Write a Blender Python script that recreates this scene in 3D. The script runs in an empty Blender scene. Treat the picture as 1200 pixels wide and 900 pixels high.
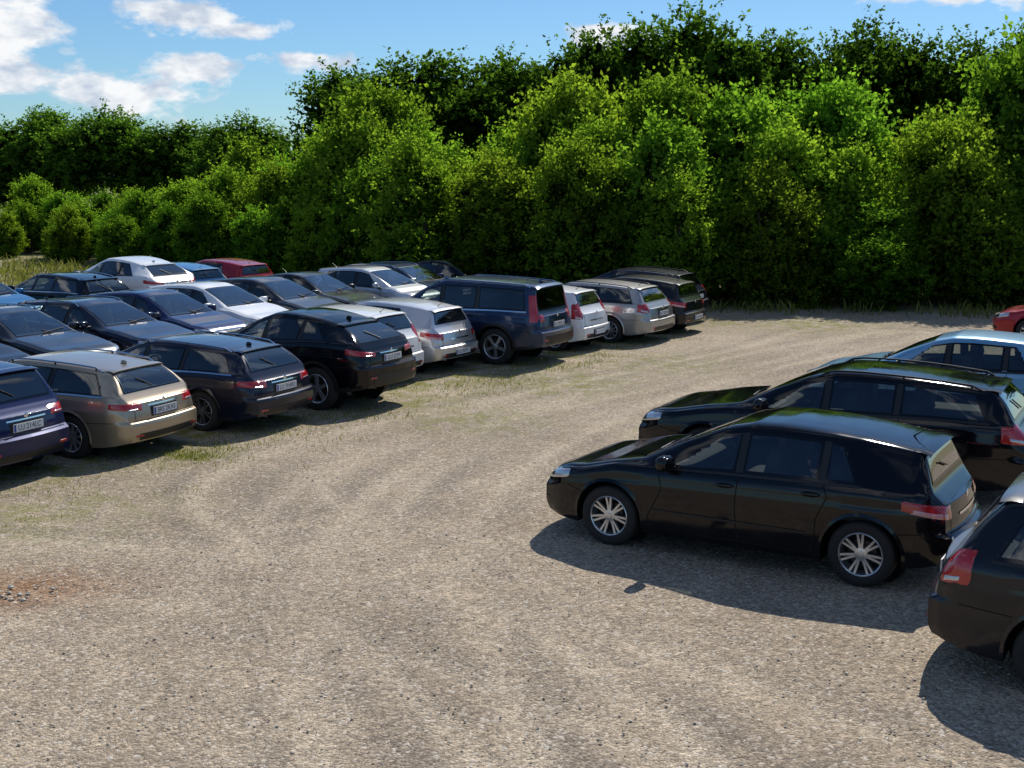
import bpy, math, random
import numpy as np
from mathutils import Vector
from mathutils.bvhtree import BVHTree
random.seed(3)
scene = bpy.context.scene
scene.view_settings.view_transform = 'Standard'
scene.view_settings.look = 'None'
scene.view_settings.exposure = 0
col = scene.collection

# ------------------------------------------------------------------ materials
def new_mat(name):
    m = bpy.data.materials.new(name); m.use_nodes = True
    nt = m.node_tree
    b = nt.nodes.get('Principled BSDF')
    return m, nt, b

def simple(name, color, rough=0.5, metal=0.0, coat=0.0, spec=0.5):
    m, nt, b = new_mat(name)
    b.inputs['Base Color'].default_value = (*color, 1)
    b.inputs['Roughness'].default_value = rough
    b.inputs['Metallic'].default_value = metal
    b.inputs['Coat Weight'].default_value = coat
    b.inputs['Coat Roughness'].default_value = 0.04
    b.inputs['Specular IOR Level'].default_value = spec
    return m

def paint(name, color, metal=0.35, rough=0.35, dust=0.10, spec=0.5):
    m, nt, b = new_mat(name)
    N = nt.nodes; L = nt.links
    tc = N.new('ShaderNodeTexCoord')
    n1 = N.new('ShaderNodeTexNoise'); n1.inputs['Scale'].default_value = 2.2; n1.inputs['Detail'].default_value = 4
    L.new(tc.outputs['Object'], n1.inputs['Vector'])
    sep = N.new('ShaderNodeSeparateXYZ'); L.new(tc.outputs['Object'], sep.inputs[0])
    low = N.new('ShaderNodeMapRange'); low.inputs[1].default_value = 0.18; low.inputs[2].default_value = 0.55
    low.inputs[3].default_value = 1.0; low.inputs[4].default_value = 0.14
    L.new(sep.outputs['Z'], low.inputs[0])
    mr = N.new('ShaderNodeMapRange'); mr.inputs[1].default_value = 0.35; mr.inputs[2].default_value = 0.75
    mr.inputs[3].default_value = 0.2; mr.inputs[4].default_value = 1.0
    L.new(n1.outputs['Fac'], mr.inputs[0])
    mu = N.new('ShaderNodeMath'); mu.operation = 'MULTIPLY'
    L.new(low.outputs[0], mu.inputs[0]); L.new(mr.outputs[0], mu.inputs[1])
    mu2 = N.new('ShaderNodeMath'); mu2.operation = 'MULTIPLY'; mu2.inputs[1].default_value = dust
    L.new(mu.outputs[0], mu2.inputs[0])
    mx = N.new('ShaderNodeMixRGB'); mx.inputs[1].default_value = (*color, 1); mx.inputs[2].default_value = (0.32, 0.27, 0.21, 1)
    L.new(mu2.outputs[0], mx.inputs[0]); L.new(mx.outputs[0], b.inputs['Base Color'])
    b.inputs['Metallic'].default_value = metal
    b.inputs['Roughness'].default_value = rough
    b.inputs['Specular IOR Level'].default_value = spec
    b.inputs['Coat Weight'].default_value = 1.0
    b.inputs['Coat IOR'].default_value = 1.45
    cr = N.new('ShaderNodeMapRange'); cr.inputs[3].default_value = 0.035; cr.inputs[4].default_value = 0.14
    L.new(mr.outputs[0], cr.inputs[0]); L.new(cr.outputs[0], b.inputs['Coat Roughness'])
    return m

def glass_mat(name, tint, refl=0.06):
    m = bpy.data.materials.new(name); m.use_nodes = True
    nt = m.node_tree; N = nt.nodes; L = nt.links
    N.clear()
    out = N.new('ShaderNodeOutputMaterial'); mix = N.new('ShaderNodeMixShader')
    tr = N.new('ShaderNodeBsdfTransparent'); tr.inputs[0].default_value = (*tint, 1)
    gl = N.new('ShaderNodeBsdfGlossy'); gl.inputs['Roughness'].default_value = 0.02
    gl.inputs[0].default_value = (1, 1, 1, 1)
    lw = N.new('ShaderNodeLayerWeight'); lw.inputs[0].default_value = 0.5
    pw = N.new('ShaderNodeMath'); pw.operation = 'POWER'; pw.inputs[1].default_value = 3.2
    ma = N.new('ShaderNodeMath'); ma.operation = 'MULTIPLY_ADD'; ma.inputs[1].default_value = 0.85; ma.inputs[2].default_value = refl
    L.new(lw.outputs['Facing'], pw.inputs[0]); L.new(pw.outputs[0], ma.inputs[0]); L.new(ma.outputs[0], mix.inputs[0])
    L.new(tr.outputs[0], mix.inputs[1]); L.new(gl.outputs[0], mix.inputs[2]); L.new(mix.outputs[0], out.inputs[0])
    return m

M_TRIM = simple('black_plastic_trim', (0.010, 0.010, 0.011), 0.42)
M_GLOSSBLK = simple('gloss_black_pillar', (0.004, 0.004, 0.005), 0.10)
M_GLASS = glass_mat('window_glass', (0.58, 0.64, 0.62), 0.10)
M_GLASSD = glass_mat('privacy_glass', (0.10, 0.11, 0.12), 0.09)
M_CHROME = simple('chrome', (0.75, 0.76, 0.77), 0.12, 1.0)
M_RED = simple('tail_lamp_red', (0.42, 0.010, 0.012), 0.18, 0.0, 1.0)
M_CLEAR = simple('lamp_clear', (0.55, 0.57, 0.6), 0.16, 0.6, 1.0)
M_LRED = simple('lamp_pink', (0.66, 0.36, 0.34), 0.2, 0.1, 1.0)
M_SEAM = simple('panel_gap', (0.002, 0.002, 0.002), 0.9)
M_PLATE = simple('number_plate_white', (0.72, 0.73, 0.74), 0.35)
M_PLBLUE = simple('number_plate_blue', (0.01, 0.05, 0.35), 0.4)
M_TEXT = simple('number_plate_ink', (0.01, 0.01, 0.012), 0.5)
M_INT = simple('cabin_fabric', (0.030, 0.030, 0.032), 0.85)
M_TYRE = simple('tyre_rubber', (0.018, 0.017, 0.016), 0.8)
M_RIM = simple('alloy_rim', (0.62, 0.62, 0.63), 0.28, 0.85)
M_RIMD = simple('alloy_rim_dark', (0.30, 0.30, 0.31), 0.25, 0.8)
M_WELL = simple('wheel_well', (0.004, 0.004, 0.004), 0.95)
DMATS = [M_TRIM, M_GLOSSBLK, M_GLASS, M_GLASSD, M_CHROME, M_RED, M_CLEAR, M_LRED, M_SEAM, M_PLATE, M_PLBLUE, M_WELL, None]
TRIM, GBLK, GLASS, GLASSD, CHROME, RED, CLEAR, LRED, SEAM, PLATE, PLBLUE, WELL, PAINT = range(13)

PAINTS = {
 'black': paint('paint_black', (0.003, 0.003, 0.005), 0.0, 0.4, 0.018, 0.0),
 'black2': paint('paint_soft_black', (0.005, 0.0055, 0.009), 0.0, 0.4, 0.03, 0.1),
 'navy': paint('paint_navy', (0.004, 0.012, 0.070), 0.2, 0.35, 0.012, 0.1),
 'bluegrey': paint('paint_blue_grey', (0.014, 0.032, 0.080), 0.4, 0.3, 0.02, 0.2),
 'graphite': paint('paint_graphite', (0.025, 0.030, 0.040), 0.5, 0.35, 0.03, 0.2),
 'dkgrey': paint('paint_dark_grey', (0.010, 0.013, 0.030), 0.3, 0.32, 0.015, 0.1),
 'tan': paint('paint_champagne', (0.42, 0.345, 0.25), 0.75, 0.35, 0.08),
 'silver': paint('paint_silver', (0.60, 0.61, 0.63), 0.7, 0.32, 0.06),
 'grey': paint('paint_grey', (0.40, 0.40, 0.40), 0.7, 0.32, 0.06),
 'white': paint('paint_white', (0.80, 0.81, 0.82), 0.0, 0.35, 0.05),
 'red': paint('paint_red', (0.36, 0.006, 0.014), 0.2, 0.3, 0.02, 0.2),
 'ltblue': paint('paint_light_blue', (0.14, 0.34, 0.54), 0.2, 0.32, 0.03),
 'teal': paint('paint_teal_blue', (0.02, 0.15, 0.34), 0.3, 0.3, 0.03),
}

# ------------------------------------------------------------------ helpers
def sst(a, b, x):
    t = (x - a) / (b - a); t = max(0.0, min(1.0, t)); return t * t * (3 - 2 * t)

class PL:
    """piecewise-linear curve smoothed with a small box window"""
    def __init__(s, pts, r=0.05):
        pts = sorted(pts); s.x = np.array([p[0] for p in pts]); s.y = np.array([p[1] for p in pts]); s.r = r
        s.o = np.linspace(-r, r, 9)
    def __call__(s, x):
        return float(np.mean(np.interp(x + s.o, s.x, s.y)))

class MB:
    def __init__(s): s.v = []; s.f = []; s.m = []
    def add(s, verts, faces, mat):
        o = len(s.v); s.v += [tuple(v) for v in verts]
        s.f += [tuple(i + o for i in f) for f in faces]
        s.m += (mat if isinstance(mat, list) else [mat] * len(faces))
    def grid(s, rows, matfn, ref=None):
        n = len(rows); m = len(rows[0]); fs = []; ms = []
        flip = False
        if ref is not None:
            i, j = n // 2 - (1 if n > 1 else 0), m // 2 - (1 if m > 1 else 0)
            a = Vector(rows[i][j]); b = Vector(rows[i + 1][j]); c = Vector(rows[i][j + 1])
            nn = (b - a).cross(c - a)
            flip = nn.dot(a - Vector(ref)) < 0
        for i in range(n - 1):
            for j in range(m - 1):
                q = (i * m + j, (i + 1) * m + j, (i + 1) * m + j + 1, i * m + j + 1)
                if flip: q = q[::-1]
                mm = matfn(i, j) if callable(matfn) else matfn
                if mm is None: continue
                fs.append(q); ms.append(mm)
        s.add([p for r in rows for p in r], fs, ms)
    def sbox(s, c, h, mat, e=0.35, nu=16, nv=9, rot=0.0, tilt=0.0):
        def pw(a): return math.copysign(abs(a) ** e, a)
        vs = []; fs = []
        for i in range(nv):
            ph = -math.pi / 2 + math.pi * i / (nv - 1)
            for j in range(nu):
                th = 2 * math.pi * j / nu
                x = h[0] * pw(math.cos(ph)) * pw(math.cos(th)); y = h[1] * pw(math.cos(ph)) * pw(math.sin(th)); z = h[2] * pw(math.sin(ph))
                x, z = x * math.cos(tilt) + z * math.sin(tilt), -x * math.sin(tilt) + z * math.cos(tilt)
                x, y = x * math.cos(rot) - y * math.sin(rot), x * math.sin(rot) + y * math.cos(rot)
                vs.append((c[0] + x, c[1] + y, c[2] + z))
        for i in range(nv - 1):
            for j in range(nu):
                k = (j + 1) % nu
                fs.append((i * nu + j, i * nu + k, (i + 1) * nu + k, (i + 1) * nu + j))
        s.add(vs, fs, mat)
    def tube(s, pts, r, mat, n=6):
        pts = [Vector(p) for p in pts]; rows = []
        for i, p in enumerate(pts):
            d = (pts[min(i + 1, len(pts) - 1)] - pts[max(i - 1, 0)]).normalized()
            a = d.cross(Vector((0, 0, 1)));
            if a.length < 1e-3: a = d.cross(Vector((1, 0, 0)))
            a.normalize(); b = a.cross(d)
            rr = r[i] if isinstance(r, (list, tuple)) else r
            rows.append([tuple(p + (a * math.cos(2 * math.pi * k / n) + b * math.sin(2 * math.pi * k / n)) * rr) for k in range(n + 1)])
        s.grid(rows, mat)
    def mesh(s, name, mats, smooth=True, sharp=35):
        me = bpy.data.meshes.new(name); me.from_pydata(s.v, [], s.f)
        for m in mats: me.materials.append(m if m is not None else PAINTS['black'])
        me.polygons.foreach_set('material_index', s.m)
        if smooth:
            me.polygons.foreach_set('use_smooth', [True] * len(s.f))
            try: me.set_sharp_from_angle(angle=math.radians(sharp))
            except Exception: pass
        me.update(); return me

# ------------------------------------------------------------------ wheels
def make_wheel(name, R, style):
    b = MB(); rim = R * 0.665; n = 48
    def lathe(prof, mat):
        rows = []
        for r, y in prof:
            rows.append([(r * math.cos(2 * math.pi * k / n), y, r * math.sin(2 * math.pi * k / n)) for k in range(n + 1)])
        b.grid(rows, mat)
    hw_ = 0.105
    lathe([(rim, hw_ - .012), (rim + .012, hw_), (R - .05, hw_ + .006), (R - .018, hw_ - .006), (R - .004, hw_ - .025), (R, hw_ - .045), (R, -hw_ + .04), (R - .02, -hw_), (rim, -hw_)], 0)
    lathe([(rim + .004, hw_ - .010), (rim - .004, hw_ - .004), (rim - .014, hw_ - .012), (rim - .02, hw_ - .05), (rim - .035, -0.03)], 1)
    lathe([(rim - .03, -0.01), (0.0, -0.01)], 2)
    lathe([(R * .42, 0.015), (R * .42, 0.0)], 3); lathe([(R * .42, 0.015), (0.05, 0.015)], 3)
    lathe([(.0, .088), (.028, .087), (.03, .082), (.062, .078), (.07, .06), (.07, .01)], 1)
    if style == 0: spokes = [(2 * math.pi * k / 7 + s * 0.13, .016, .014) for k in range(7) for s in (-1, 1)]
    elif style == 1: spokes = [(2 * math.pi * k / 5, .034, .045) for k in range(5)]
    elif style == 2: spokes = [(2 * math.pi * k / 5 + s * 0.2, .018, .016) for k in range(5) for s in (-1, 1)]
    else: spokes = [(2 * math.pi * k / 10, .02, .026) for k in range(10)]
    for a, w0, w1 in spokes:
        ca, sa = math.cos(a), math.sin(a); vs = []
        for r, w, y in ((.045, w0, .078), (rim * .55, (w0 + w1) / 2, .074), (rim - .008, w1, .086)):
            for q, yy in ((-w, y - .03), (-w * .75, y), (w * .75, y), (w, y - .03)):
                vs.append((r * ca - q * sa, yy, r * sa + q * ca))
        fs = []
        for i in range(2):
            for j in range(3): fs.append((i * 4 + j, i * 4 + j + 1, i * 4 + j + 5, i * 4 + j + 4))
        b.add(vs, fs, 1)
    return b.mesh(name, [M_TYRE, M_RIMD if style == 2 else M_RIM, M_WELL, M_TRIM], sharp=40)
WHEELS = {}
def wheel(R, style):
    k = (round(R, 3), style)
    if k not in WHEELS: WHEELS[k] = make_wheel('wheel_mesh_%d_%d' % (int(R * 1000), style), R, style)
    return WHEELS[k]

# ------------------------------------------------------------------ car types
TYPES = dict(
 hatch=dict(wb=2.66, fo=.83, ro=.74, hw=.885, H=1.45, r=.322, belt=(.885, .965), cowl=(-.34, .975), wt=(-1.20, 1.375), re=(-.47, 1.315), rb=(-.63, .98), tail=.94, hood=(.83, .75, .63), sill=.20, wr=.69,
            panes=[(1.28, 1.28, 'F', 'F'), (.44, .44, 1.20, 1.20), (.06, .28, .37, .37)], priv=False,
            tl=[(12, .70, .85, 82, .80, .90)], bz=.59, rails=0, clad=False),
 small=dict(wb=2.48, fo=.78, ro=.66, hw=.84, H=1.47, r=.30, belt=(.92, .99), cowl=(-.18, .99), wt=(-1.0, 1.39), re=(-.36, 1.38), rb=(-.56, 1.03), tail=.98, hood=(.86, .78, .66), sill=.19, wr=.71,
            panes=[(1.18, 1.18, 'F', 'F'), (.36, .36, 1.10, 1.10), (-.15, .05, .30, .30)], priv=False,
            tl=[(25, .75, 1.18, 62, .78, 1.12)], bz=.60, rails=0, clad=False),
 wagon=dict(wb=2.82, fo=.94, ro=1.00, hw=.91, H=1.42, r=.335, belt=(.89, .97), cowl=(-.46, .965), wt=(-1.30, 1.35), re=(-.54, 1.315), rb=(-.90, .99), tail=.945, hood=(.82, .745, .63), sill=.19, wr=.68,
            panes=[(1.30, 1.30, 'F', 'F'), (.46, .46, 1.22, 1.22), (-.60, -.32, .39, .39)], priv=False,
            tl=[(-2, .74, .87, 66, .80, .89)], bz=.60, rails=1, clad=False),
 estate=dict(wb=2.74, fo=.94, ro=1.00, hw=.91, H=1.46, r=.325, belt=(.91, 1.0), cowl=(-.40, .985), wt=(-1.25, 1.375), re=(-.60, 1.35), rb=(-.88, 1.01), tail=.965, hood=(.84, .765, .64), sill=.20, wr=.70,
            panes=[(1.30, 1.30, 'F', 'F'), (.46, .46, 1.22, 1.22), (-.58, -.40, .39, .39)], priv=False,
            tl=[(26, .76, 1.02, 66, .80, 1.0)], bz=.62, rails=1, clad=False),
 sedan=dict(wb=2.75, fo=.90, ro=1.04, hw=.89, H=1.44, r=.320, belt=(.89, .97), cowl=(-.42, .965), wt=(-1.25, 1.37), re=(.28, 1.36), rb=(-.42, 1.07), tail=1.03, hood=(.82, .745, .63), sill=.19, wr=.67,
            panes=[(1.28, 1.28, 'F', 'F'), (.46, .46, 1.20, 1.20), (.02, .34, .39, .39)], priv=False,
            tl=[(-10, .76, .92, 66, .80, .93)], bz=.62, rails=0, clad=False),
 suv=dict(wb=2.66, fo=.93, ro=.98, hw=.925, H=1.68, r=.39, belt=(1.05, 1.22), cowl=(-.38, 1.13), wt=(-1.25, 1.57), re=(-.32, 1.50), rb=(-.84, 1.20), tail=1.14, hood=(1.01, .93, .77), sill=.33, wr=.66,
            panes=[(1.24, 1.24, 'F', 'F'), (.42, .42, 1.16, 1.16), (-.20, .18, .35, .35)], priv=True,
            tl=[(-4, .97, 1.05, 76, 1.04, 1.15)], bz=.82, rails=0, clad=True),
 bigsuv=dict(wb=2.95, fo=.88, ro=1.04, hw=.955, H=1.82, r=.40, belt=(1.11, 1.18), cowl=(-.42, 1.19), wt=(-1.20, 1.69), re=(-.88, 1.74), rb=(-1.0, 1.23), tail=1.17, hood=(1.07, 1.0, .83), sill=.32, wr=.78,
            panes=[(1.40, 1.40, 'F', 'F'), (.50, .50, 1.32, 1.32), (-.72, -.62, .42, .42)], priv=True,
            tl=[(28, .95, 1.60, 58, .95, 1.56), (8, .97, 1.13, 28, .95, 1.15)], bz=.77, rails=2, clad=True),
 minivan=dict(wb=2.70, fo=.88, ro=.94, hw=.90, H=1.58, r=.325, belt=(.95, 1.02), cowl=(-.10, 1.05), wt=(-1.05, 1.48), re=(-.46, 1.49), rb=(-.82, 1.05), tail=1.0, hood=(.93, .84, .68), sill=.20, wr=.73,
            panes=[(1.30, 1.30, 'F', 'F'), (.46, .46, 1.22, 1.22), (-.50, -.28, .39, .39)], priv=False,
            tl=[(30, .76, 1.06, 66, .80, 1.10)], bz=.64, rails=1, clad=False),
 touran=dict(wb=2.68, fo=.87, ro=.80, hw=.905, H=1.57, r=.325, belt=(.97, 1.04), cowl=(-.18, 1.05), wt=(-1.08, 1.48), re=(-.44, 1.49), rb=(-.68, 1.06), tail=1.01, hood=(.93, .84, .68), sill=.20, wr=.73,
            panes=[(1.30, 1.30, 'F', 'F'), (.44, .44, 1.22, 1.22), (-.36, -.20, .37, .37)], priv=True,
            tl=[(0, .84, .97, 66, .86, .99)], bz=.66, rails=0, clad=False),
)
GP = [(0, .945), (.08, .975), (.3, .985), (.55, .996), (.73, 1.0), (.775, .990), (.92, .975), (1, .945)]
GPX = np.array([a for a, _ in GP]); GPY = np.array([b for _, b in GP])

class CarType:
    def __init__(s, key):
        p = TYPES[key]; s.p = p; s.key = key
        wb, H, hw = p['wb'], p['H'], p['hw']
        s.wb = wb; s.hw = hw
        xr = -p['ro']; xf = wb + p['fo']; s.xr, s.xf = xr, xf
        cx, cz = wb + p['cowl'][0], p['cowl'][1]; wx, wz = wb + p['wt'][0], p['wt'][1]
        s.cx, s.wx = cx, wx
        rx, rz = p['re']; bx, bz_ = p['rb']; s.rx, s.bx = rx, bx
        pts = [(xr, p['tail'] - .10), (xr + .04, p['tail'] - .02), (xr + .08, p['tail']), (bx, bz_)]
        pts.append(((bx + rx) / 2, (bz_ + rz) / 2 + .018)); pts.append((rx, rz))
        pk = wx - .45
        for i in range(1, 7):
            x = rx + (wx - rx) * i / 7.0
            if x < pk: z = rz + (H - rz) * (1 - ((pk - x) / (pk - rx)) ** 2)
            else: z = wz + (H - wz) * (1 - ((x - pk) / (wx - pk)) ** 2)
            pts.append((x, z))
        pts += [(wx, wz), ((wx + cx) / 2, (wz + cz) / 2 + .018), (cx, cz)]
        h0, h1, h2 = p['hood']
        pts += [((cx + xf - .5) / 2, (cz + h0) / 2 + .015), (xf - .5, h0), (xf - .28, (h0 + h1) / 2 + .012), (xf - .12, h1), (xf - .03, h1 - .06), (xf, h2)]
        s.ZTf = PL(pts, .035)
        s.beltf = PL([(xr, p['belt'][1] - .01), (0, p['belt'][1]), (wb * .55, (p['belt'][0] + p['belt'][1]) / 2 + .0), (wb, p['belt'][0]), (xf, p['belt'][0])], .3)
        s.Wf = PL([(xr, .79 * hw), (xr + .05, .85 * hw), (xr + .12, .90 * hw), (xr + .28, .95 * hw), (xr + .6, .985 * hw), (.6, hw), (wb * .7, hw), (wb + .1, .99 * hw), (xf - .45, .955 * hw), (xf - .22, .89 * hw), (xf - .08, .80 * hw), (xf, .72 * hw)], .06)
        wr = p['wr'] * hw
        s.WRf = PL([(xr, .74 * hw), (bx, .79 * hw), (rx, wr - .05), ((rx + wx) / 2, wr + .01), (wx, wr - .015), (cx, .80 * hw), (cx + .12, .84 * hw), (xf - .4, .80 * hw), (xf, .6 * hw)], .06)
        sl = p['sill']; s.sl = sl
        s.zbf = PL([(xr, sl + .12), (xr + .2, sl + .07), (xr + .45, sl + .03), (0.4, sl), (wb - .4, sl), (xf - .4, sl), (xf - .1, sl + .02), (xf, sl + .05)], .03)
        s.R = p['r'] + .055; s.cache = {}
        s.rf = Vector((wb / 2, 0, .7))
        s.build()
    def sec(s, x):
        k = round(x, 5)
        if k in s.cache: return s.cache[k]
        zb = s.zbf(x)
        for xw in (0, s.wb):
            d = abs(x - xw)
            if d <= s.R + 1e-4: zb = max(zb, s.p['r'] + math.sqrt(max(0, s.R ** 2 - d * d)))
        ZT = s.ZTf(x); W = s.Wf(x)
        ZB = min(s.beltf(x), ZT - .045); ZB = max(ZB, zb + .02)
        WR = min(s.WRf(x), W * .88)
        s.cache[k] = (W, WR, ZB, ZT, zb); return s.cache[k]
    def g(s, z, ZB):
        return float(np.interp((z - s.sl) / (ZB - s.sl), GPX, GPY))
    def deform(s, x, y, z):
        bz = s.p['bz']
        r = sst(s.xr + .32, s.xr + .02, x)
        if r > 0:
            x -= r * .065 * sst(bz + .015, bz - .02, z)
            x += r * .07 * sst(s.sl + .22, s.sl + .02, z)
            x += r * .04 * sst(bz + .02, s.p['tail'], z)
        f = sst(s.xf - .3, s.xf - .02, x)
        if f > 0:
            x += f * .03 * sst(.60, .52, z); x -= f * .06 * sst(.36, .18, z)
        return (x, y, z)
    def yside(s, x, z):
        W, WR, ZB, ZT, zb = s.sec(x); return W * s.g(min(z, ZB), ZB)
    def raw(s, x, t):
        sg = 1
        if t > 11: t = 22 - t; sg = -1
        W, WR, ZB, ZT, zb = s.sec(x)
        if t <= 1: y, z = W * .7 * t, zb
        elif t <= 2:
            ye = W * s.g(zb, ZB); y, z = W * .7 + (ye - W * .7) * (t - 1), zb
        elif t <= 6:
            z = zb + (ZB - zb) * (t - 2) / 4; y = W * s.g(z, ZB)
        else:
            hh = ZT - ZB; a = W * .945
            Q = [(W * .965, ZB - .07), (a, ZB), (a + (WR - a) * .48, ZB + .43 * hh), (WR + .012, ZB + .81 * hh), (WR * .90, ZB + .955 * hh), (WR * .5, ZB + .992 * hh), (0, ZT), (-WR * .5, ZB + .992 * hh)]
            i = min(int(t - 6), 4); u = t - 6 - i
            p0, p1, p2, p3 = Q[i], Q[i + 1], Q[i + 2], Q[i + 3]
            def cr(k):
                return .5 * ((2 * p1[k]) + (-p0[k] + p2[k]) * u + (2 * p0[k] - 5 * p1[k] + 4 * p2[k] - p3[k]) * u * u + (-p0[k] + 3 * p1[k] - 3 * p2[k] + p3[k]) * u ** 3)
            y, z = cr(0), cr(1)
        return (x, y * sg, z)
    def S(s, x, t): return s.deform(*s.raw(x, t))
    def Sn(s, x, t, off):
        e = .01
        a = Vector(s.S(x - e, t)); b = Vector(s.S(x + e, t)); c = Vector(s.S(x, t - .05)); d = Vector(s.S(x, t + .05))
        n = (b - a).cross(d - c)
        if n.length < 1e-9: n = Vector((0, 0, 1))
        n.normalize(); P = Vector(s.S(x, t))
        if n.dot(P - Vector((max(0.3, min(s.wb - .3, x)), 0, .6))) < 0: n = -n
        return tuple(P + n * off)
    def pane_edges(s, pn):
        xb0, xt0, xb1, xt1 = pn
        if xb1 == 'F': xb1 = s.cx - .27; xt1 = s.wx + .02
        return xb0, xt0, xb1, xt1
    def build(s):
        p = s.p; xr, xf, wb = s.xr, s.xf, s.wb
        xs = set()
        for xw in (0, wb):
            for k in range(0, 181, 10): xs.add(round(xw + s.R * math.cos(math.radians(k)), 5))
            xs.add(round(xw + s.R + .006, 5)); xs.add(round(xw - s.R - .006, 5))
        extra = list(np.arange(xr, xf, .045)) + [xf, xf - .012, xf - .03, xf - .06, xf - .1, xr + .012, xr + .03, xr + .06, xr + .1]
        extra += list(np.arange(s.bx - .04, s.rx + .06, .022)) + list(np.arange(s.bx, s.wx, .04))
        for x in sorted(extra):
            x = round(float(x), 5)
            if all(abs(x - q) > .010 for q in xs): xs.add(x)
        xs.add(round(xr, 5)); xs.add(round(xf, 5)); xs = sorted(xs)
        ts = [0, 1, 1.5, 2] + list(np.linspace(2, 6, 21))[1:] + list(np.linspace(6, 11, 26))[1:]
        ts = ts + [22 - t for t in ts[::-1][1:]]
        stations = [(xr - .07 * (1 - k * k), xr, k) for k in (0, .3, .6, .85)] + [(x, x, 1) for x in xs] + [(xf + .09 * (1 - k * k), xf, k) for k in (.85, .6, .3, 0)]
        rows = []
        for X, xx, k in stations:
            row = []
            for t in ts:
                a = s.raw(xx, t)
                row.append(s.deform(X, a[1] * k, a[2]))
            rows.append(row)
        full = MB(); full.grid(rows, 0)
        s.bvh = BVHTree.FromPolygons([Vector(v) for v in full.v], full.f)
        panes = [s.pane_edges(q) for q in p['panes']]
        T0, T1 = 6.14, 7.98
        def in_quad(x, t, q, sx=0, st=0):
            if t < T0 + st or t > T1 - st: return False
            f = (t - T0) / (T1 - T0)
            return q[0] + (q[1] - q[0]) * f + sx < x < q[2] + (q[3] - q[2]) * f - sx
        dlo = (panes[-1][0], panes[-1][1], panes[0][2], panes[0][3])
        tops = [(s.wx + .02, s.cx + .0, 8.95), (s.bx + .02, s.rx - .02, 9.0)]
        def mf(i, j):
            if stations[i][2] < 1 or stations[i + 1][2] < 1:
                tt = (ts[j] + ts[j + 1]) / 2
                return 1 if tt < 2 or tt > 20 else 0
            x = (stations[i][0] + stations[i + 1][0]) / 2; t = (ts[j] + ts[j + 1]) / 2
            t2 = min(t, 22 - t)
            if t2 < 2: return 1
            for q in panes:
                if in_quad(x, t2, q, .02, .08): return None
            if in_quad(x, t2, dlo): return 1
            for a, b, tt in tops:
                if a + .015 < x < b - .015 and t2 > tt + .1: return None
                if a < x < b and t2 > tt: return 1
            z = (rows[i][j][2] + rows[i + 1][j + 1][2]) / 2
            if p['clad'] and z < s.sl + .12: return 1
            return 0
        body = MB(); body.grid(rows, mf)
        a, b, c = Vector(rows[len(rows) // 2][len(ts) // 2]), Vector(rows[len(rows) // 2 + 1][len(ts) // 2]), Vector(rows[len(rows) // 2][len(ts) // 2 + 1])
        if (b - a).cross(c - a).z < 0: body.f = [f[::-1] for f in body.f]
        s.body = body.mesh('body_' + s.key, [None, M_TRIM], sharp=32)
        # ---------------- details
        d = MB(); rf = s.rf
        for side in (0, 1):
            for n, q in enumerate(panes):
                gm = GLASSD if (p['priv'] and n > 0) else GLASS
                L = q[2] - q[0]; us = [0, .028 / L] + list(np.linspace(0, 1, 14))[1:-1] + [1 - .028 / L, 1]
                vs = [0, .09, .3, .5, .7, .91, 1]
                grid = []
                for v in vs:
                    t = T0 + (T1 - T0) * v; xa = q[0] + (q[1] - q[0]) * v; xb = q[2] + (q[3] - q[2]) * v
                    grid.append([s.Sn(xa + (xb - xa) * u, (22 - t) if side else t, .005) for u in us])
                d.grid(grid, lambda i, j, gm=gm, nv=len(vs), nu=len(us): GBLK if i in (0, nv - 2) or j in (0, nu - 2) else gm, ref=rf)
            x0, x1 = dlo[0] - .02, dlo[2] + .06
            grid = []
            for t in (5.97, 6.13):
                grid.append([s.Sn(x, (22 - t) if side else t, .009) for x in np.linspace(x0, x1, 30)])
            d.grid(grid, CHROME if s.key in ('wagon', 'bigsuv', 'sedan') else TRIM, ref=rf)
        for n, (a, b, tt) in enumerate(tops):
            e1 = min(.03, (b - a) * .12)
            xs_ = [a, a + min(.012, e1)] + list(np.linspace(a, b, 9))[1:-1] + [b - e1, b]
            tl = [tt, tt + .12] + list(np.linspace(tt, 22 - tt, 15))[1:-1] + [22 - tt - .12, 22 - tt]
            grid = [[s.Sn(x, t, .005) for t in tl] for x in xs_]
            gm = GLASSD if (p['priv'] and n == 1) else GLASS
            d.grid(grid, lambda i, j, gm=gm, A=len(xs_), B=len(tl): GBLK if i in (0, A - 2) or j in (0, B - 2) else gm, ref=rf)
        def strip(pts, w, mat, off=.0022):
            P = []
            for (x0, z0), (x1, z1) in zip(pts[:-1], pts[1:]):
                n = max(1, int(math.hypot(x1 - x0, z1 - z0) / .04))
                P += [(x0 + (x1 - x0) * i / n, z0 + (z1 - z0) * i / n) for i in range(n)]
            P.append(pts[-1])
            for sg in (1, -1):
                A = []; B = []
                for i, (x, z) in enumerate(P):
                    q0 = P[max(0, i - 1)]; q1 = P[min(len(P) - 1, i + 1)]
                    dx, dz = q1[0] - q0[0], q1[1] - q0[1]; l = math.hypot(dx, dz) or 1
                    nx, nz = -dz / l * w / 2, dx / l * w / 2
                    for arr, k in ((A, 1), (B, -1)):
                        X, Z = x + nx * k, z + nz * k
                        arr.append(s.deform(X, sg * (s.yside(X, Z) + off), Z))
                d.grid([A, B], mat, ref=rf)
        zs = s.sl + .075
        def beltz(x): return s.sec(x)[2] - .012
        B = panes[0][0] - .04
        fd = wb - s.R - .06
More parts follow.
